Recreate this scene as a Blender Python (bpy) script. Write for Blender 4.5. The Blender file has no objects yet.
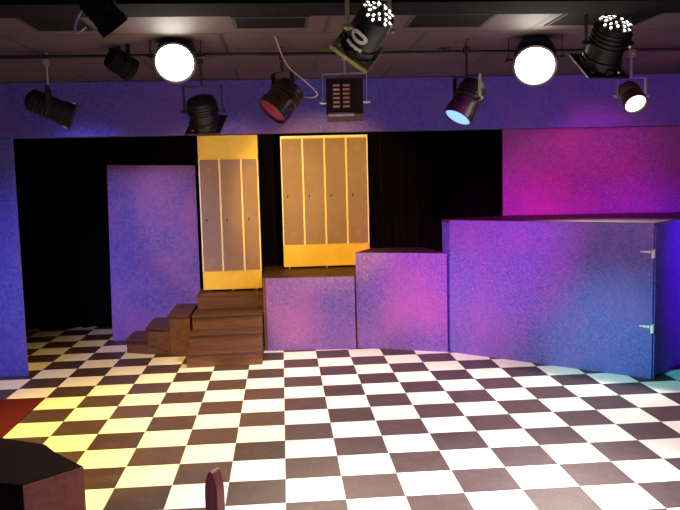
import bpy, bmesh, math, random
from mathutils import Vector, Matrix
random.seed(7)
PI = math.pi
C = bpy.context.scene.collection

# ------------------------------------------------------------------ camera
F_PX, T = 750.7, 0.305
CAM = Vector((0.0272, -6.7099, 1.6186))
PITCH, ROLL, YAW = 0.100472, -0.0243586, -0.0755356
cp, sp, cr, sr, cy, sy = math.cos(PITCH), math.sin(PITCH), math.cos(ROLL), math.sin(ROLL), math.cos(YAW), math.sin(YAW)
def ray(u, v):
    xr = (u - 340) / F_PX; up = -(v - 255) / F_PX
    X = cr * xr - sr * up; U = sr * xr + cr * up
    Y = cp + sp * U; Z = -sp + cp * U
    return Vector((cy * X - sy * Y, sy * X + cy * Y, Z))
def hy(u, v, y):
    d = ray(u, v); return CAM + d * ((y - CAM.y) / d.y)
def hz(u, v, z):
    d = ray(u, v); return CAM + d * ((z - CAM.z) / d.z)
fwd = ray(340, 255).normalized()
rgt = (ray(341, 255) - ray(340, 255)).normalized()
upv = rgt.cross(fwd).normalized()
cd = bpy.data.cameras.new('camera'); cam = bpy.data.objects.new('camera', cd); C.objects.link(cam)
cam.matrix_world = Matrix(((rgt.x, upv.x, -fwd.x, CAM.x), (rgt.y, upv.y, -fwd.y, CAM.y), (rgt.z, upv.z, -fwd.z, CAM.z), (0, 0, 0, 1)))
cd.sensor_width = 36; cd.lens = F_PX * 36 / 680; cd.clip_start = 0.05
bpy.context.scene.camera = cam

# ------------------------------------------------------------------ materials
def mat(name):
    m = bpy.data.materials.new(name); m.use_nodes = True
    nt = m.node_tree; b = nt.nodes['Principled BSDF']
    return m, nt, b
def ramp(nt, fac, stops):
    r = nt.nodes.new('ShaderNodeValToRGB')
    while len(r.color_ramp.elements) < len(stops): r.color_ramp.elements.new(0.5)
    for e, (p, c) in zip(r.color_ramp.elements, stops): e.position = p; e.color = (*c, 1)
    nt.links.new(fac, r.inputs[0]); return r.outputs[0]
def noise(nt, scale, detail=4, rough=.6, vec=None):
    n = nt.nodes.new('ShaderNodeTexNoise'); n.inputs['Scale'].default_value = scale
    n.inputs['Detail'].default_value = detail; n.inputs['Roughness'].default_value = rough
    if vec is None:
        tc = nt.nodes.new('ShaderNodeNewGeometry'); vec = tc.outputs['Position']
    nt.links.new(vec, n.inputs['Vector']); return n.outputs[0]
def mixc(nt, fac, a, b, mode='MIX'):
    m = nt.nodes.new('ShaderNodeMix'); m.data_type = 'RGBA'; m.blend_type = mode
    for s, v in ((0, fac), (6, a), (7, b)):
        if isinstance(v, (int, float)): m.inputs[s].default_value = v
        elif isinstance(v, tuple): m.inputs[s].default_value = (*v, 1)
        else: nt.links.new(v, m.inputs[s])
    return m.outputs[2]
def bump(nt, b, h, strength=.2, dist=.01):
    n = nt.nodes.new('ShaderNodeBump'); n.inputs['Strength'].default_value = strength; n.inputs['Distance'].default_value = dist
    nt.links.new(h, n.inputs['Height']); nt.links.new(n.outputs[0], b.inputs['Normal'])
def plain(name, col, rough=.5, metal=0, var=.12, scale=30, spec=.5, bmp=0):
    m, nt, b = mat(name)
    n = noise(nt, scale)
    lo = tuple(c * (1 - var) for c in col); hi = tuple(min(1, c * (1 + var)) for c in col)
    nt.links.new(ramp(nt, n, [(.3, lo), (.7, hi)]), b.inputs['Base Color'])
    b.inputs['Roughness'].default_value = rough; b.inputs['Metallic'].default_value = metal
    b.inputs['Specular IOR Level'].default_value = spec
    if bmp: bump(nt, b, n, bmp)
    return m
def sponge(name, a, b_, c_, blotch=.6):
    """sponged scenic paint: two tones stippled, a third in soft blotches"""
    m, nt, b = mat(name)
    fine = noise(nt, 30, 6, .72)
    big = noise(nt, 1.7, 3, .5)
    mid = noise(nt, 7, 3, .6)
    col = mixc(nt, ramp(nt, fine, [(.36, (0, 0, 0)), (.62, (1, 1, 1))]), a, b_)
    stip = noise(nt, 62, 3, .6)
    col = mixc(nt, ramp(nt, stip, [(.52, (0, 0, 0)), (.66, (.5,) * 3)]), col, tuple(min(1, 1.25 * (.35 * p + .65 * q)) for p, q in zip(b_, c_)))
    col = mixc(nt, ramp(nt, stip, [(.34, (.5,) * 3), (.47, (0, 0, 0))]), col, tuple(.55 * p for p in a))
    f2 = ramp(nt, big, [(.42, (0, 0, 0)), (.68, (blotch,) * 3)])
    col = mixc(nt, f2, col, c_)
    col = mixc(nt, ramp(nt, mid, [(.4, (0, 0, 0)), (.75, (.35,) * 3)]), col, a)
    nt.links.new(col, b.inputs['Base Color'])
    b.inputs['Roughness'].default_value = .75; b.inputs['Specular IOR Level'].default_value = .25
    bump(nt, b, fine, .12)
    return m
def wood(name, dark, light, rough=.55, axis='X'):
    m, nt, b = mat(name)
    g = nt.nodes.new('ShaderNodeNewGeometry'); mp = nt.nodes.new('ShaderNodeMapping')
    mp.inputs['Scale'].default_value = (3, 30, 30) if axis == 'X' else (30, 30, 3)
    nt.links.new(g.outputs['Position'], mp.inputs['Vector'])
    n = noise(nt, 1.2, 5, .6, mp.outputs[0])
    nt.links.new(ramp(nt, n, [(.3, dark), (.7, light)]), b.inputs['Base Color'])
    b.inputs['Roughness'].default_value = rough; b.inputs['Specular IOR Level'].default_value = .3 if rough < .8 else .06
    return m
def glow(name, col, strength):
    m, nt, b = mat(name)
    b.inputs['Base Color'].default_value = (.05, .05, .05, 1)
    b.inputs['Emission Color'].default_value = (*col, 1); b.inputs['Emission Strength'].default_value = strength
    return m

M = {}
M['flat'] = sponge('sponged_violet_paint', (.13, .095, .42), (.25, .14, .52), (.42, .13, .38))
M['flat_box'] = sponge('sponged_box_paint', (.085, .115, .44), (.19, .135, .52), (.34, .12, .42), .4)
M['flat_blue'] = sponge('sponged_blue_paint', (.07, .085, .50), (.14, .13, .60), (.26, .12, .50), .3)
M['flat_pink'] = sponge('sponged_plum_paint', (.20, .08, .36), (.33, .12, .48), (.45, .10, .36))
M['header'] = sponge('sponged_header_paint', (.062, .057, .42), (.11, .088, .50), (.20, .085, .40))
M['brown'] = wood('brown_stained_wood', (.105, .045, .028), (.18, .085, .052))
M['tread'] = wood('dark_tread_wood', (.060, .024, .018), (.105, .046, .032))
M['plank'] = wood('platform_plank', (.060, .026, .016), (.15, .07, .035))
M['darktop'] = plain('dark_plum_top', (.055, .028, .045), .6, var=.25)
M['yellow'] = plain('yellow_locker_enamel', (.86, .57, .05), .45, var=.06, scale=6)
M['rail'] = plain('cream_yellow_trim', (1.0, .92, .72), .45, var=.05)
M['door'] = plain('mauve_grey_locker_door', (.29, .165, .135), .5, var=.10, scale=5)
M['vent'] = plain('pale_door_vent', (.35, .21, .17), .6, var=.1)
M['black'] = plain('matte_black', (.012, .010, .012), .55, var=.3)
M['can'] = plain('black_lamp_housing', (.006, .005, .006), .42, 0, var=.3, spec=.35)
M['can_warm'] = plain('bronze_lamp_housing', (.035, .014, .012), .35, .2, var=.3, spec=.5)
M['steel'] = plain('bare_steel', (.55, .53, .52), .32, .9, var=.15)
M['zinc'] = plain('pale_zinc_hinge', (.80, .78, .76), .4, .3, var=.08)
M['pipe'] = plain('black_pipe', (.016, .013, .014), .5, .3)
M['cable'] = plain('grey_cable', (.38, .28, .27), .6)
M['gel'] = plain('olive_lit_gel_frame', (.36, .34, .10), .5, .3, var=.3, scale=14)  # yellowish light on the frame is put into this olive
M['slat'] = plain('copper_lit_slat', (.75, .42, .28), .4, .2)  # warm light on the slats put into their base colour
M['matte'] = plain('dull_black', (.004, .003, .0035), .9, spec=.08)  # darkness of ceiling recesses and unlit lamps put into the colour
M['red'] = plain('dark_red_glass', (.25, .03, .03), .2)
M['paint_white'] = plain('white_paint_marking', (.66, .70, .50), .6, var=.05)
M['carpet'] = plain('red_carpet', (.075, .008, .012), .95, var=.35, scale=160, spec=.1, bmp=.5)
M['block'] = wood('dark_brown_block', (.010, .004, .005), (.02, .008, .009), .85)  # copy for the shaded top and sides of the block
M['block_lit'] = wood('maroon_lit_block', (.28, .070, .055), (.40, .12, .085), .5)  # same block, lighter and redder: light on one face put into colour
M['chair'] = wood('maroon_chair_wood', (.34, .08, .065), (.50, .13, .10), .35, 'Z')
M['wall'] = plain('black_wall', (.012, .009, .012), .8)
M['hot'] = glow('white_hot_lamp', (1.0, .96, .84), 22)
M['spark'] = glow('lamp_light_leak', (1.0, .96, .86), 6)
M['blue_lens'] = glow('blue_gel_lens', (.22, .46, 1.0), 1.5)
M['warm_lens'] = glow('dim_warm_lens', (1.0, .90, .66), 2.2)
M['glass'] = plain('lamp_glass', (.25, .25, .27), .08, var=.05, spec=.9)

# checker floor
m, nt, b = mat('checker_floor_tiles'); M['floor'] = m
g = nt.nodes.new('ShaderNodeNewGeometry'); sx = nt.nodes.new('ShaderNodeSeparateXYZ'); nt.links.new(g.outputs['Position'], sx.inputs[0])
def mth(op, a, b2=None):
    n = nt.nodes.new('ShaderNodeMath'); n.operation = op
    for i, v in enumerate((a, b2)):
        if v is None: continue
        if isinstance(v, (int, float)): n.inputs[i].default_value = v
        else: nt.links.new(v, n.inputs[i])
    return n.outputs[0]
cx = mth('DIVIDE', sx.outputs[0], T); cyy = mth('DIVIDE', sx.outputs[1], T)
fx, fy = mth('FLOOR', cx), mth('FLOOR', cyy)
par = mth('FLOORED_MODULO', mth('ADD', fx, fy), 2.0)       # 1 = dark tile
cv = nt.nodes.new('ShaderNodeCombineXYZ'); nt.links.new(fx, cv.inputs[0]); nt.links.new(fy, cv.inputs[1])
wn = nt.nodes.new('ShaderNodeTexWhiteNoise'); wn.noise_dimensions = '2D'; nt.links.new(cv.outputs[0], wn.inputs['Vector'])
scuff = noise(nt, 9, 6, .7); streak = noise(nt, 60, 3, .6)
darkc = mixc(nt, wn.outputs[0], (.046, .025, .023), (.064, .037, .033))
darkc = mixc(nt, ramp(nt, scuff, [(.45, (0, 0, 0)), (.8, (.45,) * 3)]), darkc, (.11, .085, .08))
lightc = mixc(nt, wn.outputs[0], (.74, .70, .66), (.80, .77, .73))
lightc = mixc(nt, ramp(nt, scuff, [(.5, (0, 0, 0)), (.85, (.4,) * 3)]), lightc, (.62, .57, .52))
col = mixc(nt, par, lightc, darkc)
def seam(c):
    f = mth('FRACT', c); d = mth('MINIMUM', f, mth('SUBTRACT', 1.0, f)); return mth('LESS_THAN', d, .006)
col = mixc(nt, mth('MULTIPLY', mth('MAXIMUM', seam(cx), seam(cyy)), .5), col, (.16, .12, .11))
nt.links.new(col, b.inputs['Base Color'])
nt.links.new(ramp(nt, streak, [(.3, (.34,) * 3), (.7, (.5,) * 3)]), b.inputs['Roughness'])
b.inputs['Specular IOR Level'].default_value = .26

# ceiling: dark boards with seams
m, nt, b = mat('dark_ceiling_panels'); M['ceiling'] = m
g = nt.nodes.new('ShaderNodeNewGeometry')
br = nt.nodes.new('ShaderNodeTexBrick'); br.offset = .5
mp = nt.nodes.new('ShaderNodeMapping'); mp.inputs['Location'].default_value = (.30, .12, 0)
nt.links.new(g.outputs['Position'], mp.inputs[0]); nt.links.new(mp.outputs[0], br.inputs['Vector'])
br.inputs['Color1'].default_value = (.072, .040, .043, 1); br.inputs['Color2'].default_value = (.056, .031, .035, 1)
br.inputs['Mortar'].default_value = (.008, .005, .006, 1)
br.inputs['Scale'].default_value = 1; br.inputs['Mortar Size'].default_value = .014
br.inputs['Brick Width'].default_value = 1.22; br.inputs['Row Height'].default_value = .69
nt.links.new(mixc(nt, ramp(nt, noise(nt, 4, 5), [(.3, (.7,) * 3), (.7, (1.1,) * 3)]), (0, 0, 0), br.outputs[0]), b.inputs['Base Color'])
b.inputs['Roughness'].default_value = .65

# black curtain
m, nt, b = mat('black_velour'); M['curtain'] = m
nt.links.new(ramp(nt, noise(nt, 40, 3), [(.3, (.0025, .0016, .0022)), (.7, (.0045, .003, .004))]), b.inputs['Base Color'])
b.inputs['Roughness'].default_value = .95; b.inputs['Specular IOR Level'].default_value = .1

# ------------------------------------------------------------------ mesh helpers
def add_prism(bm, pts, z0, z1):
    lo = [bm.verts.new((p[0], p[1], z0)) for p in pts]; hi = [bm.verts.new((p[0], p[1], z1)) for p in pts]
    n = len(pts)
    bm.faces.new(lo[::-1]); bm.faces.new(hi)
    for i in range(n): bm.faces.new((lo[i], lo[(i + 1) % n], hi[(i + 1) % n], hi[i]))
def add_box(bm, a, b_, mtx=None):
    vs = []
    for z in (a[2], b_[2]):
        for x, y in ((a[0], a[1]), (b_[0], a[1]), (b_[0], b_[1]), (a[0], b_[1])):
            p = Vector((x, y, z)); vs.append(bm.verts.new(mtx @ p if mtx else p))
    for f in ((3, 2, 1, 0), (4, 5, 6, 7), (0, 1, 5, 4), (1, 2, 6, 5), (2, 3, 7, 6), (3, 0, 4, 7)):
        bm.faces.new([vs[i] for i in f])
def add_tube(bm, pts, r, seg=8, rads=None):
    pts = [Vector(p) for p in pts]; rings = []
    prev = None
    for i, p in enumerate(pts):
        t = (pts[min(i + 1, len(pts) - 1)] - pts[max(i - 1, 0)]).normalized()
        if prev is None:
            a = t.orthogonal().normalized()
        else:
            a = (prev - t * prev.dot(t)).normalized()
        prev = a; bb = t.cross(a); rr = rads[i] if rads else r
        rings.append([bm.verts.new(p + (a * math.cos(2 * PI * k / seg) + bb * math.sin(2 * PI * k / seg)) * rr) for k in range(seg)])
    for i in range(len(rings) - 1):
        for k in range(seg):
            bm.faces.new((rings[i][k], rings[i][(k + 1) % seg], rings[i + 1][(k + 1) % seg], rings[i + 1][k]))
    bm.faces.new(rings[0][::-1]); bm.faces.new(rings[-1])
def add_lathe(bm, prof, mtx, seg=28, cap0=True, cap1=True):
    """profile of (r, z) turned about z, placed by mtx"""
    rings = [[bm.verts.new(mtx @ Vector((r * math.cos(2 * PI * k / seg), r * math.sin(2 * PI * k / seg), z))) for k in range(seg)] for r, z in prof]
    for i in range(len(rings) - 1):
        for k in range(seg):
            bm.faces.new((rings[i][k], rings[i][(k + 1) % seg], rings[i + 1][(k + 1) % seg], rings[i + 1][k]))
    if cap0: bm.faces.new(rings[0][::-1])
    if cap1: bm.faces.new(rings[-1])
def obj(name, bm, m, parent=None, bevel=0, smooth=False):
    bmesh.ops.recalc_face_normals(bm, faces=bm.faces[:])
    if bevel:
        bmesh.ops.bevel(bm, geom=bm.edges[:], offset=bevel, segments=2, affect='EDGES', profile=.5, clamp_overlap=True)
    me = bpy.data.meshes.new(name); bm.to_mesh(me); bm.free()
    if smooth:
        for p in me.polygons: p.use_smooth = True
        me.set_sharp_from_angle(angle=math.radians(35))
    me.materials.append(M[m])
    o = bpy.data.objects.new(name, me); C.objects.link(o)
    if parent is not None:
        o.parent = parent; o.matrix_parent_inverse = Matrix.Translation(parent.location).inverted()
    return o
def tag(o, label, cat, group=None):
    o['label'] = label; o['category'] = cat
    if group: o['group'] = group
    return o
def thing(name, label, cat, loc, group=None):
    o = bpy.data.objects.new(name, None); C.objects.link(o); o.location = Vector(loc); o.empty_display_size = .1
    return tag(o, label, cat, group)
def struct(name, bm, m, bevel=0):
    o = obj(name, bm, m, None, bevel); o['kind'] = 'structure'; return o
def box(name, a, b_, m, parent=None, bevel=0, mtx=None):
    bm = bmesh.new(); add_box(bm, a, b_, mtx); return obj(name, bm, m, parent, bevel)
def prism(name, pts, z0, z1, m, parent=None, bevel=0):
    bm = bmesh.new(); add_prism(bm, pts, z0, z1); return obj(name, bm, m, parent, bevel)
def sbox(name, a, b_, m):
    bm = bmesh.new(); add_box(bm, a, b_); return struct(name, bm, m)

CEIL = 2.48
# ------------------------------------------------------------------ the room
sbox('floor', (-4.6, -7.4, -.1), (5.4, 2.4, 0), 'floor')
sbox('ceiling', (-4.6, -7.4, CEIL), (5.4, 2.4, CEIL + .1), 'ceiling')
sbox('wall_back', (-4.6, 2.3, 0), (5.4, 2.4, CEIL), 'wall')
sbox('wall_left', (-4.7, -7.4, 0), (-4.6, 2.4, CEIL), 'wall')
sbox('wall_right', (5.4, -7.4, 0), (5.5, 2.4, CEIL), 'wall')
tag(box('red_carpet', (-4.58, -7.3, 0.0), (-6 * T, -3 * T, .006), 'carpet'), 'dark red carpet edging the checkered floor at left', 'carpet')

sbox('trim_1', (-4.58, -3.20, 2.42), (5.38, -2.93, CEIL - .001), 'matte')
# portal header and the flats
hd = thing('portal_header', 'long low purple beam crossing the whole stage under the ceiling', 'beam', (0, -.15, 2.025))
box('face_board', (-4.58, -.2, 2.025), (5.38, -.17, CEIL - .004), 'header', hd, .003)
box('soffit_board', (-4.58, -.168, 2.025), (5.38, -.08, 2.045), 'darktop', hd)
box('batten', (-4.58, -.168, 2.44), (5.38, -.13, CEIL - .004), 'black', hd)

fl = thing('scenery_flat', 'blue sponge-painted portal flat at far left holding up the beam', 'scenery flat', (-3, -.18, 0))
prism('painted_panel', [(-4.4, -.2), (-2.193, -.2), (-2.193, -.18), (-4.4, -.18)], 0.0, 2.022, 'flat_blue', fl, .003)
box('edge_batten', (-2.27, -.178, .0), (-2.23, -.13, 2.02), 'brown', fl, .002)
box('frame_batten', (-4.4, -.178, .0), (-2.275, -.13, .07), 'brown', fl)

fl = thing('scenery_flat', 'violet-blue flat standing behind the left-hand steps', 'scenery flat', (-1.3, 1.17, 0))
bm = bmesh.new()
vs = [(-1.775, 0), (-.850, 0), (-.850, 1.797), (-1.737, 1.82)]
fr = [bm.verts.new((x, 1.15, z)) for x, z in vs]; bk = [bm.verts.new((x, 1.168, z)) for x, z in vs]
bm.faces.new(fr); bm.faces.new(bk[::-1])
for i in range(4): bm.faces.new((fr[i], bk[i], bk[(i + 1) % 4], fr[(i + 1) % 4]))
obj('painted_panel', bm, 'flat', fl, .002)
for x0 in (-1.72, -.90): box('frame_batten', (x0, 1.17, .0), (x0 + .045, 1.19, 1.78), 'brown', fl)
bm = bmesh.new(); add_tube(bm, [(-1.3, 1.18, 1.0), (-1.3, 1.75, .02)], .015); obj('brace', bm, 'brown', fl)

# pink flat behind the big box
fl = thing('scenery_flat', 'magenta flat standing behind the tall purple box at right', 'scenery flat', (3.3, .32, 0))
pa, pb = Vector((2.185, .515)), Vector((4.62, .040))
dn = (pb - pa).normalized(); nn = Vector((-dn.y, dn.x))
prism('painted_panel', [pa, pb, pb + nn * .02, pa + nn * .02], 0.0, 2.40, 'flat_pink', fl, .002)
for s in (.0, 1.2, 2.35):
    q = pa + dn * (s + .02) + nn * .022
    prism('frame_batten', [q, q + dn * .05, q + dn * .05 + nn * .03, q + nn * .03], 0.0, 2.38, 'brown', fl)

# black curtains
def curtain(x0, x1, y, label, group='black drapes at the back of the stage'):
    t = thing('stage_curtain', label, 'curtain', ((x0 + x1) / 2, y, 0), group)
    bm = bmesh.new(); n = int((x1 - x0) / .018); ph = random.random() * 6
    cols = []
    for i in range(n + 1):
        x = x0 + (x1 - x0) * i / n
        col = []
        for z, k in ((.012, 1.0), (.8, .9), (1.7, .75), (2.40, .45)):
            yy = y + k * (.045 * math.sin(x * 38 + ph + .4 * math.sin(x * 5)) + .015 * math.sin(x * 15 + ph * 2))
            col.append(bm.verts.new((x, yy, z)))
        cols.append(col)
    for i in range(n):
        for j in range(3): bm.faces.new((cols[i][j], cols[i + 1][j], cols[i + 1][j + 1], cols[i][j + 1]))
    obj('drape', bm, 'curtain', t, smooth=True)
    bm = bmesh.new(); add_tube(bm, [(x0, y, 2.425), (x1, y, 2.425)], .02); obj('track', bm, 'pipe', t)
curtain(-4.4, -1.42, 1.95, 'black curtain closing the dark opening at far left')
curtain(-1.40, -.02, 1.95, 'black curtain behind the three-door lockers')
curtain(.0, 1.16, 1.95, 'black curtain behind the four-door lockers')
curtain(1.18, 3.2, 1.95, 'black curtain between the four-door lockers and the magenta flat')

# ------------------------------------------------------------------ steps
def step(parent, pts, z0, z1, tread_pts):
    s = prism('step', pts, z0, z1 - .022, 'brown', parent, .002)
    t = prism('tread', tread_pts, z1 - .021, z1, 'tread', parent, .003)
    return s
st = thing('step_unit', 'brown wooden flight of three steps facing the audience', 'steps', (-.51, .2, 0))
ys = [-.155, .05, .27, .640]
for k in range(3):
    y0, y1 = ys[k], ys[k + 1] - .001
    step(st, [(-.838 - .006 * (2 - k), y0), (-.190, y0 + .012), (-.190, y1), (-.838 - .006 * (2 - k), y1)], 0.0, .13 * (k + 1),
         [(-.840 - .008 * (2 - k), y0 - .018), (-.184, y0 - .006), (-.184, y1), (-.840 - .008 * (2 - k), y1)])
st = thing('step_unit', 'brown wooden steps climbing from the left beside the violet-blue flat', 'steps', (-1.15, .7, 0))
a, b2 = Vector((-1.505, .548)), Vector((-.862, .277))
def fy(x): return a.y + (b2.y - a.y) * (x - a.x) / (b2.x - a.x)
xs = [-1.505, -1.292, -1.066, -.862]
for k in range(3):
    x0, x1 = xs[k], xs[k + 1] - .001
    step(st, [(x0, fy(x0)), (x1, fy(x1)), (x1, .98), (x0, .98)], 0.0, .13 * (k + 1),
         [(x0 - .012, fy(x0) - .012), (x1, fy(x1) - .014), (x1, .985), (x0 - .012, .985)])
ld = thing('landing_platform', 'brown wooden landing under the three-door lockers', 'platform', (-.51, .88, 0))
box('platform_base', (-.828, .642, 0), (-.190, 1.125, .498), 'brown', ld, .002)
box('platform_top', (-.834, .642, .499), (-.188, 1.13, .52), 'plank', ld, .002)

# ------------------------------------------------------------------ boxes / platforms
def offs(p, q, d):   # outward strip in front of edge p->q (front is on the right-hand side of p->q)
    p, q = Vector(p), Vector(q); t = (q - p).normalized(); n = Vector((t.y, -t.x))
    return [p + n * d, q + n * d, q + n * .001, p + n * .001]
lp = thing('low_platform', 'low purple-fronted platform with plank top, carrying the four-door lockers', 'platform', (.35, .85, 0))
P = [(-.180, .395), (.690, .325), (.885, .775), (.985, 1.0), (.985, 1.40), (-.180, 1.40)]
prism('platform_base', P, 0, .672, 'brown', lp, .002)
prism('platform_top', P, .673, .702, 'plank', lp, .003)
prism('front_panel', offs((-.150, .393), (.690, .326), .010), .0, .700, 'flat', lp, .001)

mb = thing('stage_box', 'middle-height purple box between the low platform and the tall box', 'box', (1.15, .4, 0))
P = [(.712, .368), (1.522, .050), (1.42, .68), (.905, .760)]
prism('box_base', P, 0, .895, 'flat', mb, .002)
prism('top_panel', [(.708, .363), (1.524, .042), (1.424, .685), (.903, .765)], .896, .922, 'darktop', mb, .002)
prism('front_panel', offs(P[0], P[1], .010), 0, .920, 'flat', mb, .001)

bb = thing('stage_box', 'tall purple corner box at right with pale strap hinges', 'box', (2.8, -.2, 0))
A, Cc, D, E_, Fp = (1.552, .040), (2.884, -1.135), (4.25, .085), (2.215, .480), (1.512, .175)
prism('box_base', [A, Cc, D, E_, Fp], 0, 1.198, 'flat_box', bb, .002)
prism('top_panel', [(1.546, .030), (2.884, -1.150), (4.262, .085), (2.215, .486), (1.506, .175)], 1.199, 1.228, 'darktop', bb, .002)
prism('front_panel', offs(A, Cc, .012), 0, 1.222, 'flat_box', bb, .001)
Aq = Vector(Cc) + (Vector(D) - Vector(Cc)).normalized() * .012
prism('side_panel', offs(Aq, D, .012), 0, 1.222, 'flat_blue', bb, .001)
prism('left_panel', offs(Fp, A, .006), 0, 1.216, 'flat_blue', bb, .001)  # blue light on this side put into its paint
td = (Vector(Cc) - Vector(A)).normalized(); nd = Vector((td.y, -td.x))
for zc in (1.000, .412):
    fr = Matrix((( td.x, nd.x, 0, Cc[0] + nd.x * .012), (td.y, nd.y, 0, Cc[1] + nd.y * .012), (0, 0, 1, zc), (0, 0, 0, 1)))
    bm = bmesh.new()
    s = [(-.095, -.003), (-.02, -.010), (-.02, .012), (-.095, .006)]
    f0 = [bm.verts.new(fr @ Vector((x, .001, z))) for x, z in s]; f1 = [bm.verts.new(fr @ Vector((x, .006, z))) for x, z in s]
    bm.faces.new(f0); bm.faces.new(f1[::-1])
    for i in range(4): bm.faces.new((f0[i], f0[(i + 1) % 4], f1[(i + 1) % 4], f1[i]))
    add_box(bm, (-.012, .001, -.048), (.003, .007, .014), fr)
    add_tube(bm, [fr @ Vector((.008, .008, -.045)), fr @ Vector((.008, .008, .024))], .007)
    hg = obj('hinge', bm, 'zinc', bb); hg['label'] = 'pale metal strap hinge'
    for sx_ in (-.075, -.04):
        bm = bmesh.new(); add_tube(bm, [fr @ Vector((sx_, .006, 0)), fr @ Vector((sx_, .009, 0))], .004)
        obj('screw', bm, 'steel', hg)

# ------------------------------------------------------------------ lockers
def lockers(label, x0, x1, y, z0, z1, widths, base_h, top_h, depth=.24, lean=0.0):
    t = thing('locker_bank', label, 'lockers', ((x0 + x1) / 2, y + depth / 2, z0))
    zb = z0 + .022
    box('cabinet', (x0, y + .014, zb), (x1, y + depth, z1), 'yellow', t, .002)
    box('base_panel', (x0, y, zb), (x1, y + .013, zb + base_h), 'yellow', t, .001)
    d0, d1 = zb + base_h, z1 - top_h
    if top_h > .05: box('top_panel', (x0, y, d1), (x1, y + .013, z1), 'yellow', t, .001)
    else: box('top_rail', (x0, y, d1), (x1, y + .013, z1), 'rail', t, .001)
    tot = sum(widths); x = x0; r = .013
    for i in range(len(widths) + 1):
        w = r if 0 < i < len(widths) else .012
        xx = x0 if i == 0 else (x1 - w if i == len(widths) else x0 + (x1 - x0) * sum(widths[:i]) / tot - w / 2)
        box('stile', (xx, y - .002, d0 + .001), (xx + w, y + .013, d1 - .001), 'rail', t, .001)
    for i in range(len(widths)):
        a0 = x0 + (x1 - x0) * sum(widths[:i]) / tot + .011; a1 = x0 + (x1 - x0) * sum(widths[:i + 1]) / tot - .011
        d = box('door', (a0, y + .001, d0 + .008), (a1, y + .012, d1 - .010), 'door', t, .002)
        hx = a0 + .048; hz_ = d0 + (d1 - d0) * .46
        bm = bmesh.new(); add_box(bm, (hx - .004, y - .005, hz_ - .016), (hx + .004, y + .0005, hz_ + .016))
        add_box(bm, (hx - .008, y - .009, hz_ - .006), (hx + .008, y - .004, hz_ + .006))
        obj('handle', bm, 'black', d, .001)
        for zz in (d0 + (d1 - d0) * .10, d1 - (d1 - d0) * .10):
            bm = bmesh.new(); cxx = (a0 + a1) / 2
            for k in range(5):
                hw = .034 * math.sqrt(max(.1, 1 - ((k - 2) / 2.4) ** 2))
                add_box(bm, (cxx - hw, y - .0005, zz + (k - 2) * .015 - .004), (cxx + hw, y + .0009, zz + (k - 2) * .015 + .004))
            obj('vent', bm, 'vent', d)
    for fx_ in (x0 + .06, (x0 + x1) / 2, x1 - .06):
        for fy_ in (y + .03, y + depth - .04):
            bm = bmesh.new(); add_lathe(bm, [(.014, z0), (.014, z0 + .006), (.007, z0 + .008), (.007, zb)], Matrix.Translation((fx_, fy_, 0)), 10)
            obj('foot', bm, 'steel', t, smooth=True)
    return t
lockers('narrow yellow locker bank of three grey doors standing above the steps', -.785, -.197, .86, .52, 2.078, [1.0, 1.05, .82], .183, .228)
lockers('wider yellow locker bank of four tan doors on the low platform', .030, .928, 1.07, .702, 2.072, [1, 1, 1, 1], .222, .022)

# ------------------------------------------------------------------ foreground
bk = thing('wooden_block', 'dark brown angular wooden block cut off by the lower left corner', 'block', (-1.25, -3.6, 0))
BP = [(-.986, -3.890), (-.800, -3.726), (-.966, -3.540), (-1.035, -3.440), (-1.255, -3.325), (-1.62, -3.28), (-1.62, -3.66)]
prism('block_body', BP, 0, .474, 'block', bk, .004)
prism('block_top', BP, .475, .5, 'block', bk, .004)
prism('lit_face', offs((-.984, -3.889), (-.801, -3.727), .006), .0, .497, 'block_lit', bk, .001)  # thin facing that carries the stage light on this face as colour

ch = thing('wooden_chair', 'maroon wooden chair whose rounded back post shows at the bottom edge', 'chair', (.02, -4.9, 0))
PX, PY = -.193, -4.70
rz_ = math.radians(27)
wv = Vector((math.cos(rz_), -math.sin(rz_), 0)); bv = Vector((math.sin(rz_), math.cos(rz_), 0))   # across the post, away from the camera
side = Vector((.10, -1, 0)).normalized(); seatd = Vector((1, .10, 0)).normalized()             # towards the second post, towards the seat front
def post(origin, H):
    prof = [(-.018, 0), (.018, 0), (.020, .70)] + [(.020 * math.cos(a_), H - .075 + .075 * math.sin(a_)) for a_ in [PI * k / 14 for k in range(15)]] + [(-.020, .70)]
    bm = bmesh.new()
    f0 = [bm.verts.new(origin + wv * x + Vector((0, 0, z))) for x, z in prof]; f1 = [bm.verts.new(origin + wv * x + bv * .040 + Vector((0, 0, z))) for x, z in prof]
    bm.faces.new(f0); bm.faces.new(f1[::-1])
    for i in range(len(prof)): bm.faces.new((f0[i], f0[(i + 1) % len(prof)], f1[(i + 1) % len(prof)], f1[i]))
    obj('back_post', bm, 'chair', ch, .003)
O = Vector((PX, PY, 0)); post(O, .830); post(O + side * .42, .830)
for z0, z1 in ((.52, .57), (.63, .70)):
    bm = bmesh.new(); p, q = O + side * .03 + bv * .02, O + side * .40 + bv * .02
    add_prism(bm, [p - seatd * .009, q - seatd * .009, q + seatd * .009, p + seatd * .009], z0, z1); obj('back_rail', bm, 'chair', ch, .003)
bm = bmesh.new(); p, q = O + seatd * .03 + bv * .0, O + side * .42 + seatd * .03
add_prism(bm, [p, q, q + seatd * .40, p + seatd * .40], .43, .462); obj('seat', bm, 'chair', ch, .006)
for q in (O + side * .03 + seatd * .38, O + side * .39 + seatd * .38):
    bm = bmesh.new(); add_tube(bm, [q, q + Vector((0, 0, .25)), q + Vector((0, 0, .428))], .016, 8, [.012, .016, .018]); obj('leg', bm, 'chair', ch, smooth=True)

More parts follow.
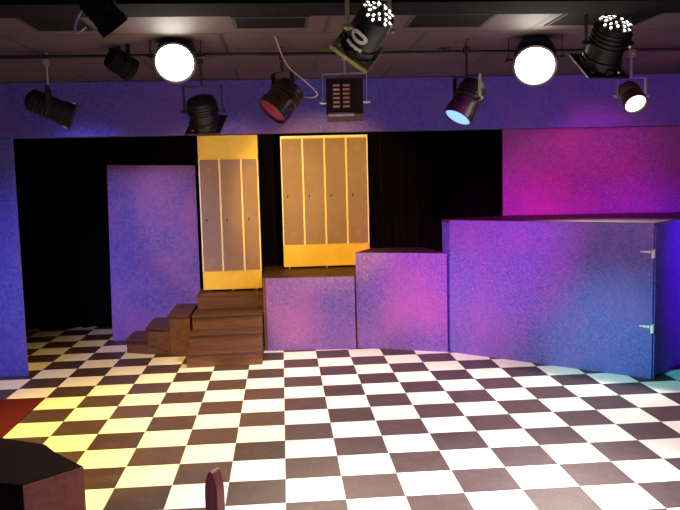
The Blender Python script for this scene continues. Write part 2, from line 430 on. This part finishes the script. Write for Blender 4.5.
# ------------------------------------------------------------------ ceiling fittings
def vent(u0, u1, va, vb, label):
    p, q = hz((u0 + u1) / 2, vb, CEIL), hz((u0 + u1) / 2, va, CEIL)
    xa, xb = hz(u0, (va + vb) / 2, CEIL).x, hz(u1, (va + vb) / 2, CEIL).x
    y0, y1 = sorted((p.y, q.y))
    t = thing('ceiling_vent', label, 'ceiling vent', ((xa + xb) / 2, (y0 + y1) / 2, CEIL), 'dark recessed ceiling panels')
    box('recess', (xa, y0, CEIL - .004), (xb, y1, CEIL - .0005), 'matte', t)  # flat plate; the shade inside the recess is its black colour
    bm = bmesh.new()
    for a_, b_ in (((xa - .02, y0 - .02), (xb + .02, y0)), ((xa - .02, y1), (xb + .02, y1 + .02)), ((xa - .02, y0), (xa, y1)), ((xb, y0), (xb + .02, y1))):
        add_box(bm, (*a_, CEIL - .005), (*b_, CEIL - .0005))
    obj('frame', bm, 'wall', t)
vent(236, 305, 17, 27, 'dark ceiling recess left of the lamp numbered 10')
vent(412, 486, 14, 26, 'dark ceiling recess right of the lamp numbered 10')
vent(28, 86, 16, 30, 'dark ceiling recess above the far-left lamp')
vent(560, 648, 12, 24, 'dark ceiling recess beside the sparkling upper right lamp')

PA_Y, PA_Z = -1.62, 2.452
PB_Y, PB_Z = -3.24, 2.452
def rail(y, z, label):
    t = thing('lighting_pipe', label, 'pipe', (0.4, y, z))
    bm = bmesh.new(); add_tube(bm, [(-4.5, y, z), (5.3, y, z)], .012, 12); obj('tube', bm, 'pipe', t, smooth=True)
    for x in (-3, -.55, 1.15, 3.2):
        bm = bmesh.new(); add_tube(bm, [(x, y, z + .008), (x, y, CEIL - .002)], .008)
        add_box(bm, (x - .03, y - .03, CEIL - .008), (x + .03, y + .03, CEIL - .001)); obj('hanger', bm, 'pipe', t)
rail(PA_Y, PA_Z, 'black pipe under the ceiling carrying the far row of stage lamps')
rail(PB_Y, PB_Z, 'black pipe at the top edge carrying the lamp numbered 10')

# ------------------------------------------------------------------ stage lamps
def frame_of(aim, up=Vector((0, 0, 1))):
    z = aim.normalized(); s = z.cross(up).normalized(); u = s.cross(z)
    return s, u, z
def lamp(label, pos, aim, R, L, rig=None, body='can', lens='glass', gel=None, ribs=True, vent=False, number=None, kind='par', gel_size=1.16, gel_depth=.012, clips=None, clamp=None,
         yoke='can', spark=None, name='stage_lamp', yoke_up=None, roll=0.0, cable=None):
    """a theatre lantern: body, lens, gel frame, yoke, clamp. pos = middle of the body; rig = (y, z) of its pipe"""
    s, u, z = frame_of(aim)
    mt = Matrix(((s.x, u.x, z.x, pos.x), (s.y, u.y, z.y, pos.y), (s.z, u.z, z.z, pos.z), (0, 0, 0, 1)))
    ry, rz = rig
    t = thing(name, label, 'stage lamp', (pos.x, ry, rz))
    h = L / 2
    bm = bmesh.new()
    if kind == 'par':
        prof = [(R * .30, -h), (R * .62, -h + .012), (R * .86, -h + L * .10), (R * .90, -h + L * .16)]
        if ribs:
            for k in range(4):
                zz = -h + L * (.20 + .09 * k); prof += [(R * .90, zz), (R * .97, zz + .004), (R * .97, zz + .010), (R * .90, zz + .014)]
        prof += [(R * .93, h - L * .22), (R, h - L * .20), (R, h), (R * .90, h), (R * .90, h - .018)]
    else:   # fresnel: boxy body with a round snoot
        prof = [(R * .55, -h), (R * .95, -h + .01), (R, -h + .03), (R, h - L * .28), (R * .82, h - L * .25), (R * .82, h), (R * .74, h), (R * .74, h - .02)]
    if kind == 'fresnel':
        add_box(bm, (-R, -R, -h), (R, R, h - L * .28), mt)
        prof = prof[4:]
    add_lathe(bm, prof, mt, 28)
    obj('housing', bm, body, t, smooth=True)
    # lens
    rl = R * (.885 if kind == 'par' else .73)
    bm = bmesh.new(); add_lathe(bm, [(rl, h - .016), (rl * .8, h - .008), (rl * .4, h - .003), (rl * .05, h - .001)], mt, 28)
    lo = obj('lens', bm, lens, t, smooth=True)
    if gel:
        e = R * gel_size; bm = bmesh.new()
        rot = Matrix.Rotation(roll, 4, 'Z')
        for a_, b_ in (((-e, -e), (e, -R * .80)), ((-e, R * .80), (e, e)), ((-e, -R * .80), (-R * .80, R * .80)), ((R * .80, -R * .80), (e, R * .80))):
            add_box(bm, (*a_, h + .001), (*b_, h + gel_depth), mt @ rot)
        obj('gel_frame', bm, gel, t, .001)
        for k in range(3):
            an = PI / 2 * k + roll; bm = bmesh.new()
            add_box(bm, (-.02, R * .98, h - .03), (.02, R * 1.06, h + .001), mt @ Matrix.Rotation(an, 4, 'Z'))
            obj('gel_clip', bm, clips or body, t)
    if vent:   # pierced back cap with light leaking out of its holes
        for ring, cnt in ((.34, 5), (.56, 10), (.76, 14)):
            for k in range(cnt):
                if ring > .7 and k % 3 == 2: continue
                an = 2 * PI * k / cnt + ring; zz = -h - .0008 + (0.012 * (ring - .3) / .32 if ring < .62 else .012 + (L * .10 - .012) * (ring - .62) / .24)
                p0 = Vector((R * ring * math.cos(an), R * ring * math.sin(an), zz))
                rad = Vector((math.cos(an), math.sin(an), .35 if ring > .5 else .1)).normalized(); tg = Vector((-math.sin(an), math.cos(an), 0))
                ww, ll = R * .062, R * .085
                vs = [p0 + rad * ll + tg * ww * .6, p0 + tg * ww, p0 - rad * ll * .9 + tg * ww * .5, p0 - rad * ll * .9 - tg * ww * .5, p0 - tg * ww, p0 + rad * ll - tg * ww * .6]
                nrm = Vector((0, 0, -.0035))
                bm = bmesh.new(); bm.faces.new([bm.verts.new(mt @ (v + nrm)) for v in vs])
                vo = obj('vent_hole', bm, 'spark', t); vo['label'] = 'glowing vent hole'
    if number:
        tcu = bpy.data.curves.new('txt', 'FONT'); tcu.body = number; tcu.size = R * 1.3; tcu.align_x = 'CENTER'; tcu.align_y = 'CENTER'; tcu.offset = .0035
        to = bpy.data.objects.new('txt', tcu); C.objects.link(to)
        bpy.context.view_layer.update()
        me = bpy.data.meshes.new_from_object(to.evaluated_get(bpy.context.evaluated_depsgraph_get()))
        bpy.data.objects.remove(to)
        bm = bmesh.new(); bm.from_mesh(me); bmesh.ops.subdivide_edges(bm, edges=bm.edges[:], cuts=2, use_grid_fill=True)
        ang0 = number_angle
        for v in bm.verts:
            an = ang0 + v.co.y / (R * .985); zz = h - L * .36 - v.co.x
            v.co = mt @ Vector((R * 1.005 * math.cos(an), R * 1.005 * math.sin(an), zz))
        no = obj('number_marking', bm, 'paint_white', t); no['label'] = 'white painted number 10'
    # yoke
    yu = (yoke_up or Vector((0, 0, 1))); wd = R * 1.12 + .012
    hub = pos; topc = pos + yu * (R * 1.55)
    flat_ax = s.cross(yu).normalized()
    bm = bmesh.new()
    for sg in (-1, 1):
        p0, p1 = hub + s * wd * sg - yu * .015, topc + s * wd * sg
        m2 = Matrix(((s.x, flat_ax.x, yu.x, 0), (s.y, flat_ax.y, yu.y, 0), (s.z, flat_ax.z, yu.z, 0), (0, 0, 0, 1)))
        add_box(bm, (-.003, -.013, 0), (.003, .013, (p1 - p0).length), Matrix.Translation(p0) @ m2)
    add_box(bm, (-wd - .003, -.013, -.003), (wd + .003, .013, .003), Matrix.Translation(topc) @ m2)
    obj('yoke', bm, yoke, t)
    for sg in (-1, 1):
        bm = bmesh.new(); add_tube(bm, [hub + s * (R * .98) * sg, hub + s * (wd + .022) * sg], .011, 10, ); obj('knob', bm, yoke, t, smooth=True)
    # stem and hook clamp
    pc = Vector((topc.x, ry, rz))
    bm = bmesh.new(); add_tube(bm, [topc, Vector((topc.x, ry, rz - .045))], .009, 8)
    add_box(bm, (pc.x - .018, ry - .026, rz - .06), (pc.x + .018, ry + .026, rz - .019))
    ring = [Vector((pc.x, ry + .027 * math.cos(a_), rz + .027 * math.sin(a_))) for a_ in [-2.4 + 4.2 * k / 10 for k in range(11)]]
    add_tube(bm, ring, .008, 6); add_tube(bm, [Vector((pc.x, ry - .02, rz - .04)), Vector((pc.x, ry - .055, rz - .04))], .006, 6)
    obj('clamp', bm, clamp or ('steel' if yoke == 'steel' else 'can_warm'), t)
    if cable:
        bm = bmesh.new(); pts = [Vector(p) for p in cable]; sm = []
        for i in range(len(pts) - 1):
            p0, p1, p2, p3 = pts[max(i - 1, 0)], pts[i], pts[i + 1], pts[min(i + 2, len(pts) - 1)]
            for k in range(6):
                q = k / 6; sm.append(.5 * ((2 * p1) + (p2 - p0) * q + (2 * p0 - 5 * p1 + 4 * p2 - p3) * q * q + (3 * p1 - p0 - 3 * p2 + p3) * q ** 3))
        sm.append(pts[-1]); add_tube(bm, sm, .005, 6); obj('power_cable', bm, 'cable', t, smooth=True)
    return t, mt, h
def aimpx(u0, v0, u1, v1, y, dy):
    """direction from one image point to another at depth y, leaning dy along the stage"""
    return (hy(u1, v1, y + dy) - hy(u0, v0, y)).normalized()

number_angle = 0
RA, RB = (PA_Y, PA_Z), (PB_Y, PB_Z)
# 1 far left, aimed right
y = PA_Y
t1, m1, h1 = lamp('black stage lamp at far left tilted down to the right', hy(49, 107, y), aimpx(27, 101, 71, 119, y, .06), .082, .30, RA, gel='can', clips='zinc', clamp='steel', gel_size=1.06)
for k in range(4):
    an = PI * (.86 + .14 * k); bm = bmesh.new()
    add_tube(bm, [m1 @ Vector((.080 * math.cos(an), .080 * math.sin(an), -h1 + .07)), m1 @ Vector((.086 * math.cos(an), .086 * math.sin(an), -h1 + .07))], .006, 8); obj('vent_dot', bm, 'zinc', t1)  # pale pegs stand in for bright dots of the rear vent holes
# 2 under the left bright lamp
lamp('dark stage lamp hanging just below the bright left lamp', hy(203, 111, y + .05), Vector((.12, .55, -.85)), .105, .20, RA, gel='can', lens='glass')
# 3 bright left
t3, m3, h3 = lamp('dazzling white stage lamp above the narrow lockers', hy(176, 57, y - .35), (CAM + Vector((-.5, 1.4, -.9)) - hy(176, 57, y - .35)), .125, .24, (y - .35, PA_Z), lens='hot')
# 4 reddish, cable curling to it
lamp('reddish brown stage lamp with a pale curling cable', hy(283, 99, y - .1), Vector((-.62, -.30, -.70)), .112, .24, (y - .1, PA_Z), body='can_warm', lens='red',
     cable=[hy(269, 17, y - .5), hy(278, 45, y - .45), hy(288, 66, y - .4), hy(305, 81, y - .3), hy(317, 93, y - .22), hy(314, 97, y - .18), hy(304, 97, y - .12)])
# 5 slatted fresnel
t5, m5, h5 = lamp('slatted stage lamp hanging over the four-door lockers', hy(345, 102, y - .1), Vector((.10, .93, -.22)), .118, .22, (y - .1, PA_Z), body='can_warm', kind='fresnel', yoke='steel')
bm = bmesh.new()
for cxs in (-.052, .012):
    for k in range(6):
        add_box(bm, (cxs - .022, -.075 + k * .028, -h5 - .016), (cxs + .022, -.064 + k * .028, -h5 - .002), m5)
obj('cooling_slats', bm, 'slat', t5)
bm = bmesh.new(); add_box(bm, (-.105, -.122, -h5 - .014), (.06, -.112, -h5 + .03), m5); obj('bottom_rail', bm, 'steel', t5)
# 6 number 10
NA = -.28
p6 = hy(369, 29, -3.34)
a6 = aimpx(380, 11, 358, 47, -3.34, .17)
s6, u6, z6 = frame_of(a6)
tocam = (CAM - p6).normalized(); number_angle = math.atan2(tocam.dot(u6), tocam.dot(s6)) + NA
lamp('large near stage lamp numbered 10 with a square olive gel frame', p6, a6, .088, .225, RB, gel='gel', vent=True, number='10', roll=math.radians(45), ribs=False, yoke='gel', gel_size=1.14, gel_depth=.022)
# 7 blue
lamp('black stage lamp with a glowing blue lens', hy(467, 100, y - .3), aimpx(479, 79, 455, 124, y - .3, -.09), .096, .29, (y - .3, PA_Z), lens='blue_lens', yoke='can_warm')
# 8 bright right
t8, m8, h8 = lamp('dazzling white stage lamp above the middle-height box', hy(535, 59, y - .35), (CAM + Vector((.5, 1.6, -1.2)) - hy(535, 59, y - .35)), .135, .24, (y - .35, PA_Z), lens='hot')
# 9 sparkle
lamp('black stage lamp seen from behind with sparkling vents, upper right', hy(608, 43, y - 1.0), Vector((-.10, .62, -.80)), .110, .27, (y - 1.0, PA_Z), vent=True, gel='can')
# 10 small reflective lamp
t10, m10, h10 = lamp('small stage lamp with a glowing pale lens hanging over the tall box', hy(631, 96, y - .1), Vector((-.02, -.75, -.62)), .078, .20, (y - .1, PA_Z), body='can_warm', lens='warm_lens', yoke='steel')
# 11, 12 dim ones at the upper left
lamp('dim stage lamp half out of the picture at upper left', hy(101, 10, -3.44), Vector((.55, .3, -.75)), .066, .18, RB, body='matte', yoke='matte', cable=[hy(93, -8, -3.40), hy(86, 3, -3.42), hy(79, 15, -3.44), hy(75, 27, -3.46), hy(77, 33, -3.46), hy(86, 27, -3.46)])
lamp('dim stage lamp between the far-left lamp and the bright left lamp', hy(120, 63, y - .2), Vector((.6, .55, -.40)), .075, .18, (y - .2, PA_Z), body='matte', yoke='matte')

# ------------------------------------------------------------------ light
W_ = bpy.data.worlds.new('world'); bpy.context.scene.world = W_; W_.use_nodes = True
W_.node_tree.nodes['Background'].inputs[0].default_value = (.35, .22, .6, 1); W_.node_tree.nodes['Background'].inputs[1].default_value = .03
HAZE = 0.0
if HAZE:
    vs_ = W_.node_tree.nodes.new('ShaderNodeVolumeScatter'); vs_.inputs['Density'].default_value = HAZE; vs_.inputs['Anisotropy'].default_value = .6
    W_.node_tree.links.new(vs_.outputs[0], W_.node_tree.nodes['World Output'].inputs['Volume'])
def spot(name, loc, target, col, power, size, blend=.6, rad=.08):
    l = bpy.data.lights.new(name, 'SPOT'); l.color = col; l.energy = power; l.spot_size = math.radians(size); l.spot_blend = blend; l.shadow_soft_size = rad
    o = bpy.data.objects.new(name, l); C.objects.link(o); o.location = loc
    o.rotation_euler = (Vector(target) - Vector(loc)).to_track_quat('-Z', 'Y').to_euler(); return o
def area(name, loc, target, col, power, sx_, sy_):
    l = bpy.data.lights.new(name, 'AREA'); l.shape = 'RECTANGLE'; l.size = sx_; l.size_y = sy_; l.color = col; l.energy = power
    o = bpy.data.objects.new(name, l); C.objects.link(o); o.location = loc
    o.rotation_euler = (Vector(target) - Vector(loc)).to_track_quat('-Z', 'Y').to_euler(); return o
# back lights from the two bright lanterns
bl_r, bl_l = hy(535, 59, PA_Y - .55) + Vector((0, 0, -.06)), hy(176, 57, PA_Y - .55) + Vector((0, 0, -.06))
spot('back_light', bl_r, (1.1, -4.0, 0), (1, .95, .90), 640, 84, .9)
spot('back_light', bl_l, (-.6, -4.0, 0), (1, .85, .45), 130, 90, .8)
for nm, p in (('lamp_spill', bl_r), ('lamp_spill', bl_l)):
    l = bpy.data.lights.new(nm, 'POINT'); l.energy = 7; l.color = (1, .86, .66); l.shadow_soft_size = .1
    o = bpy.data.objects.new(nm, l); C.objects.link(o); o.location = p + Vector((0, -.1, -.16))
# yellow wash on the floor at left
spot('yellow_wash', (-2.3, -3.2, 2.40), (-1.45, -2.0, 0), (1, .66, .0), 980, 54, .8)
spot('cream_wash', (-1.2, -1.0, 2.40), (-1.2, -.5, 0), (1, .64, .15), 200, 92, .8)
# white washes on the floor
spot('front_white', (.9, -5.4, 2.40), (.7, -2.9, 0), (1, .93, .90), 620, 58, .9)
spot('down_wash', (.3, -.60, 2.42), (.4, -1.4, 0), (1, .82, .66), 430, 112, .9)
spot('down_wash', (2.5, -.45, 2.42), (2.3, -2.4, 0), (1, .86, .82), 380, 90, .9)
# amber on lockers and steps
spot('amber_special', (.4, -2.9, 1.78), (.45, 1.1, 1.35), (1, .60, .06), 520, 32, .5)
spot('amber_narrow', (-.4, -2.9, 1.74), (-.48, .9, 1.42), (1, .66, .32), 190, 30, .4)
spot('amber_steps', (-.3, -3.2, 2.38), (-.45, .3, .25), (1, .60, .24), 320, 25, .8)
# violet on the low and middle boxes
spot('lilac_wash', (-1.8, -2.6, 1.9), (.8, .2, .45), (1, .44, .55), 205, 34, .8)
# magenta on the pink flat and the tall box
spot('magenta_wash', (2.5, -1.5, 1.95), (2.95, .4, 1.50), (1, .05, .42), 100, 56, 1)
spot('magenta_box', (.9, -4.0, 2.38), (1.75, -.2, 1.0), (1, .04, .72), 880, 30, 1)
# cyan-blue on the tall box, deep blue on its side
spot('cyan_box', (.6, -2.9, 2.2), (2.66, -1.0, .12), (.0, .90, .85), 360, 27, 1)
spot('blue_side', (4.6, -2.4, 2.2), (3.6, -.4, .8), (.36, .0, 1), 300, 46, .9)
# blue on the left flat, violet on the one behind
spot('blue_left', (-3.1, -3.4, 2.38), (-2.6, -.2, .55), (.08, .22, 1), 330, 40, 1)
spot('violet_left', (-1.9, -2.2, 2.42), (-1.35, 1.15, .85), (.46, .52, 1), 290, 36, .9)
# soft room fill
area('room_fill', (.3, -6.6, 1.6), (.3, 0, 1.9), (.40, .40, 1), 19, 5, .6)
spot('header_wash', (2.9, -3.8, 1.2), (3.1, -.2, 2.25), (1, .28, .7), 110, 56, 1)
area('floor_bounce', (.4, -1.9, .2), (.4, -1.5, 2.5), (1, .66, .70), 9, 4, 2)

bpy.context.scene.view_settings.view_transform = 'Standard'
bpy.context.scene.view_settings.look = 'None'
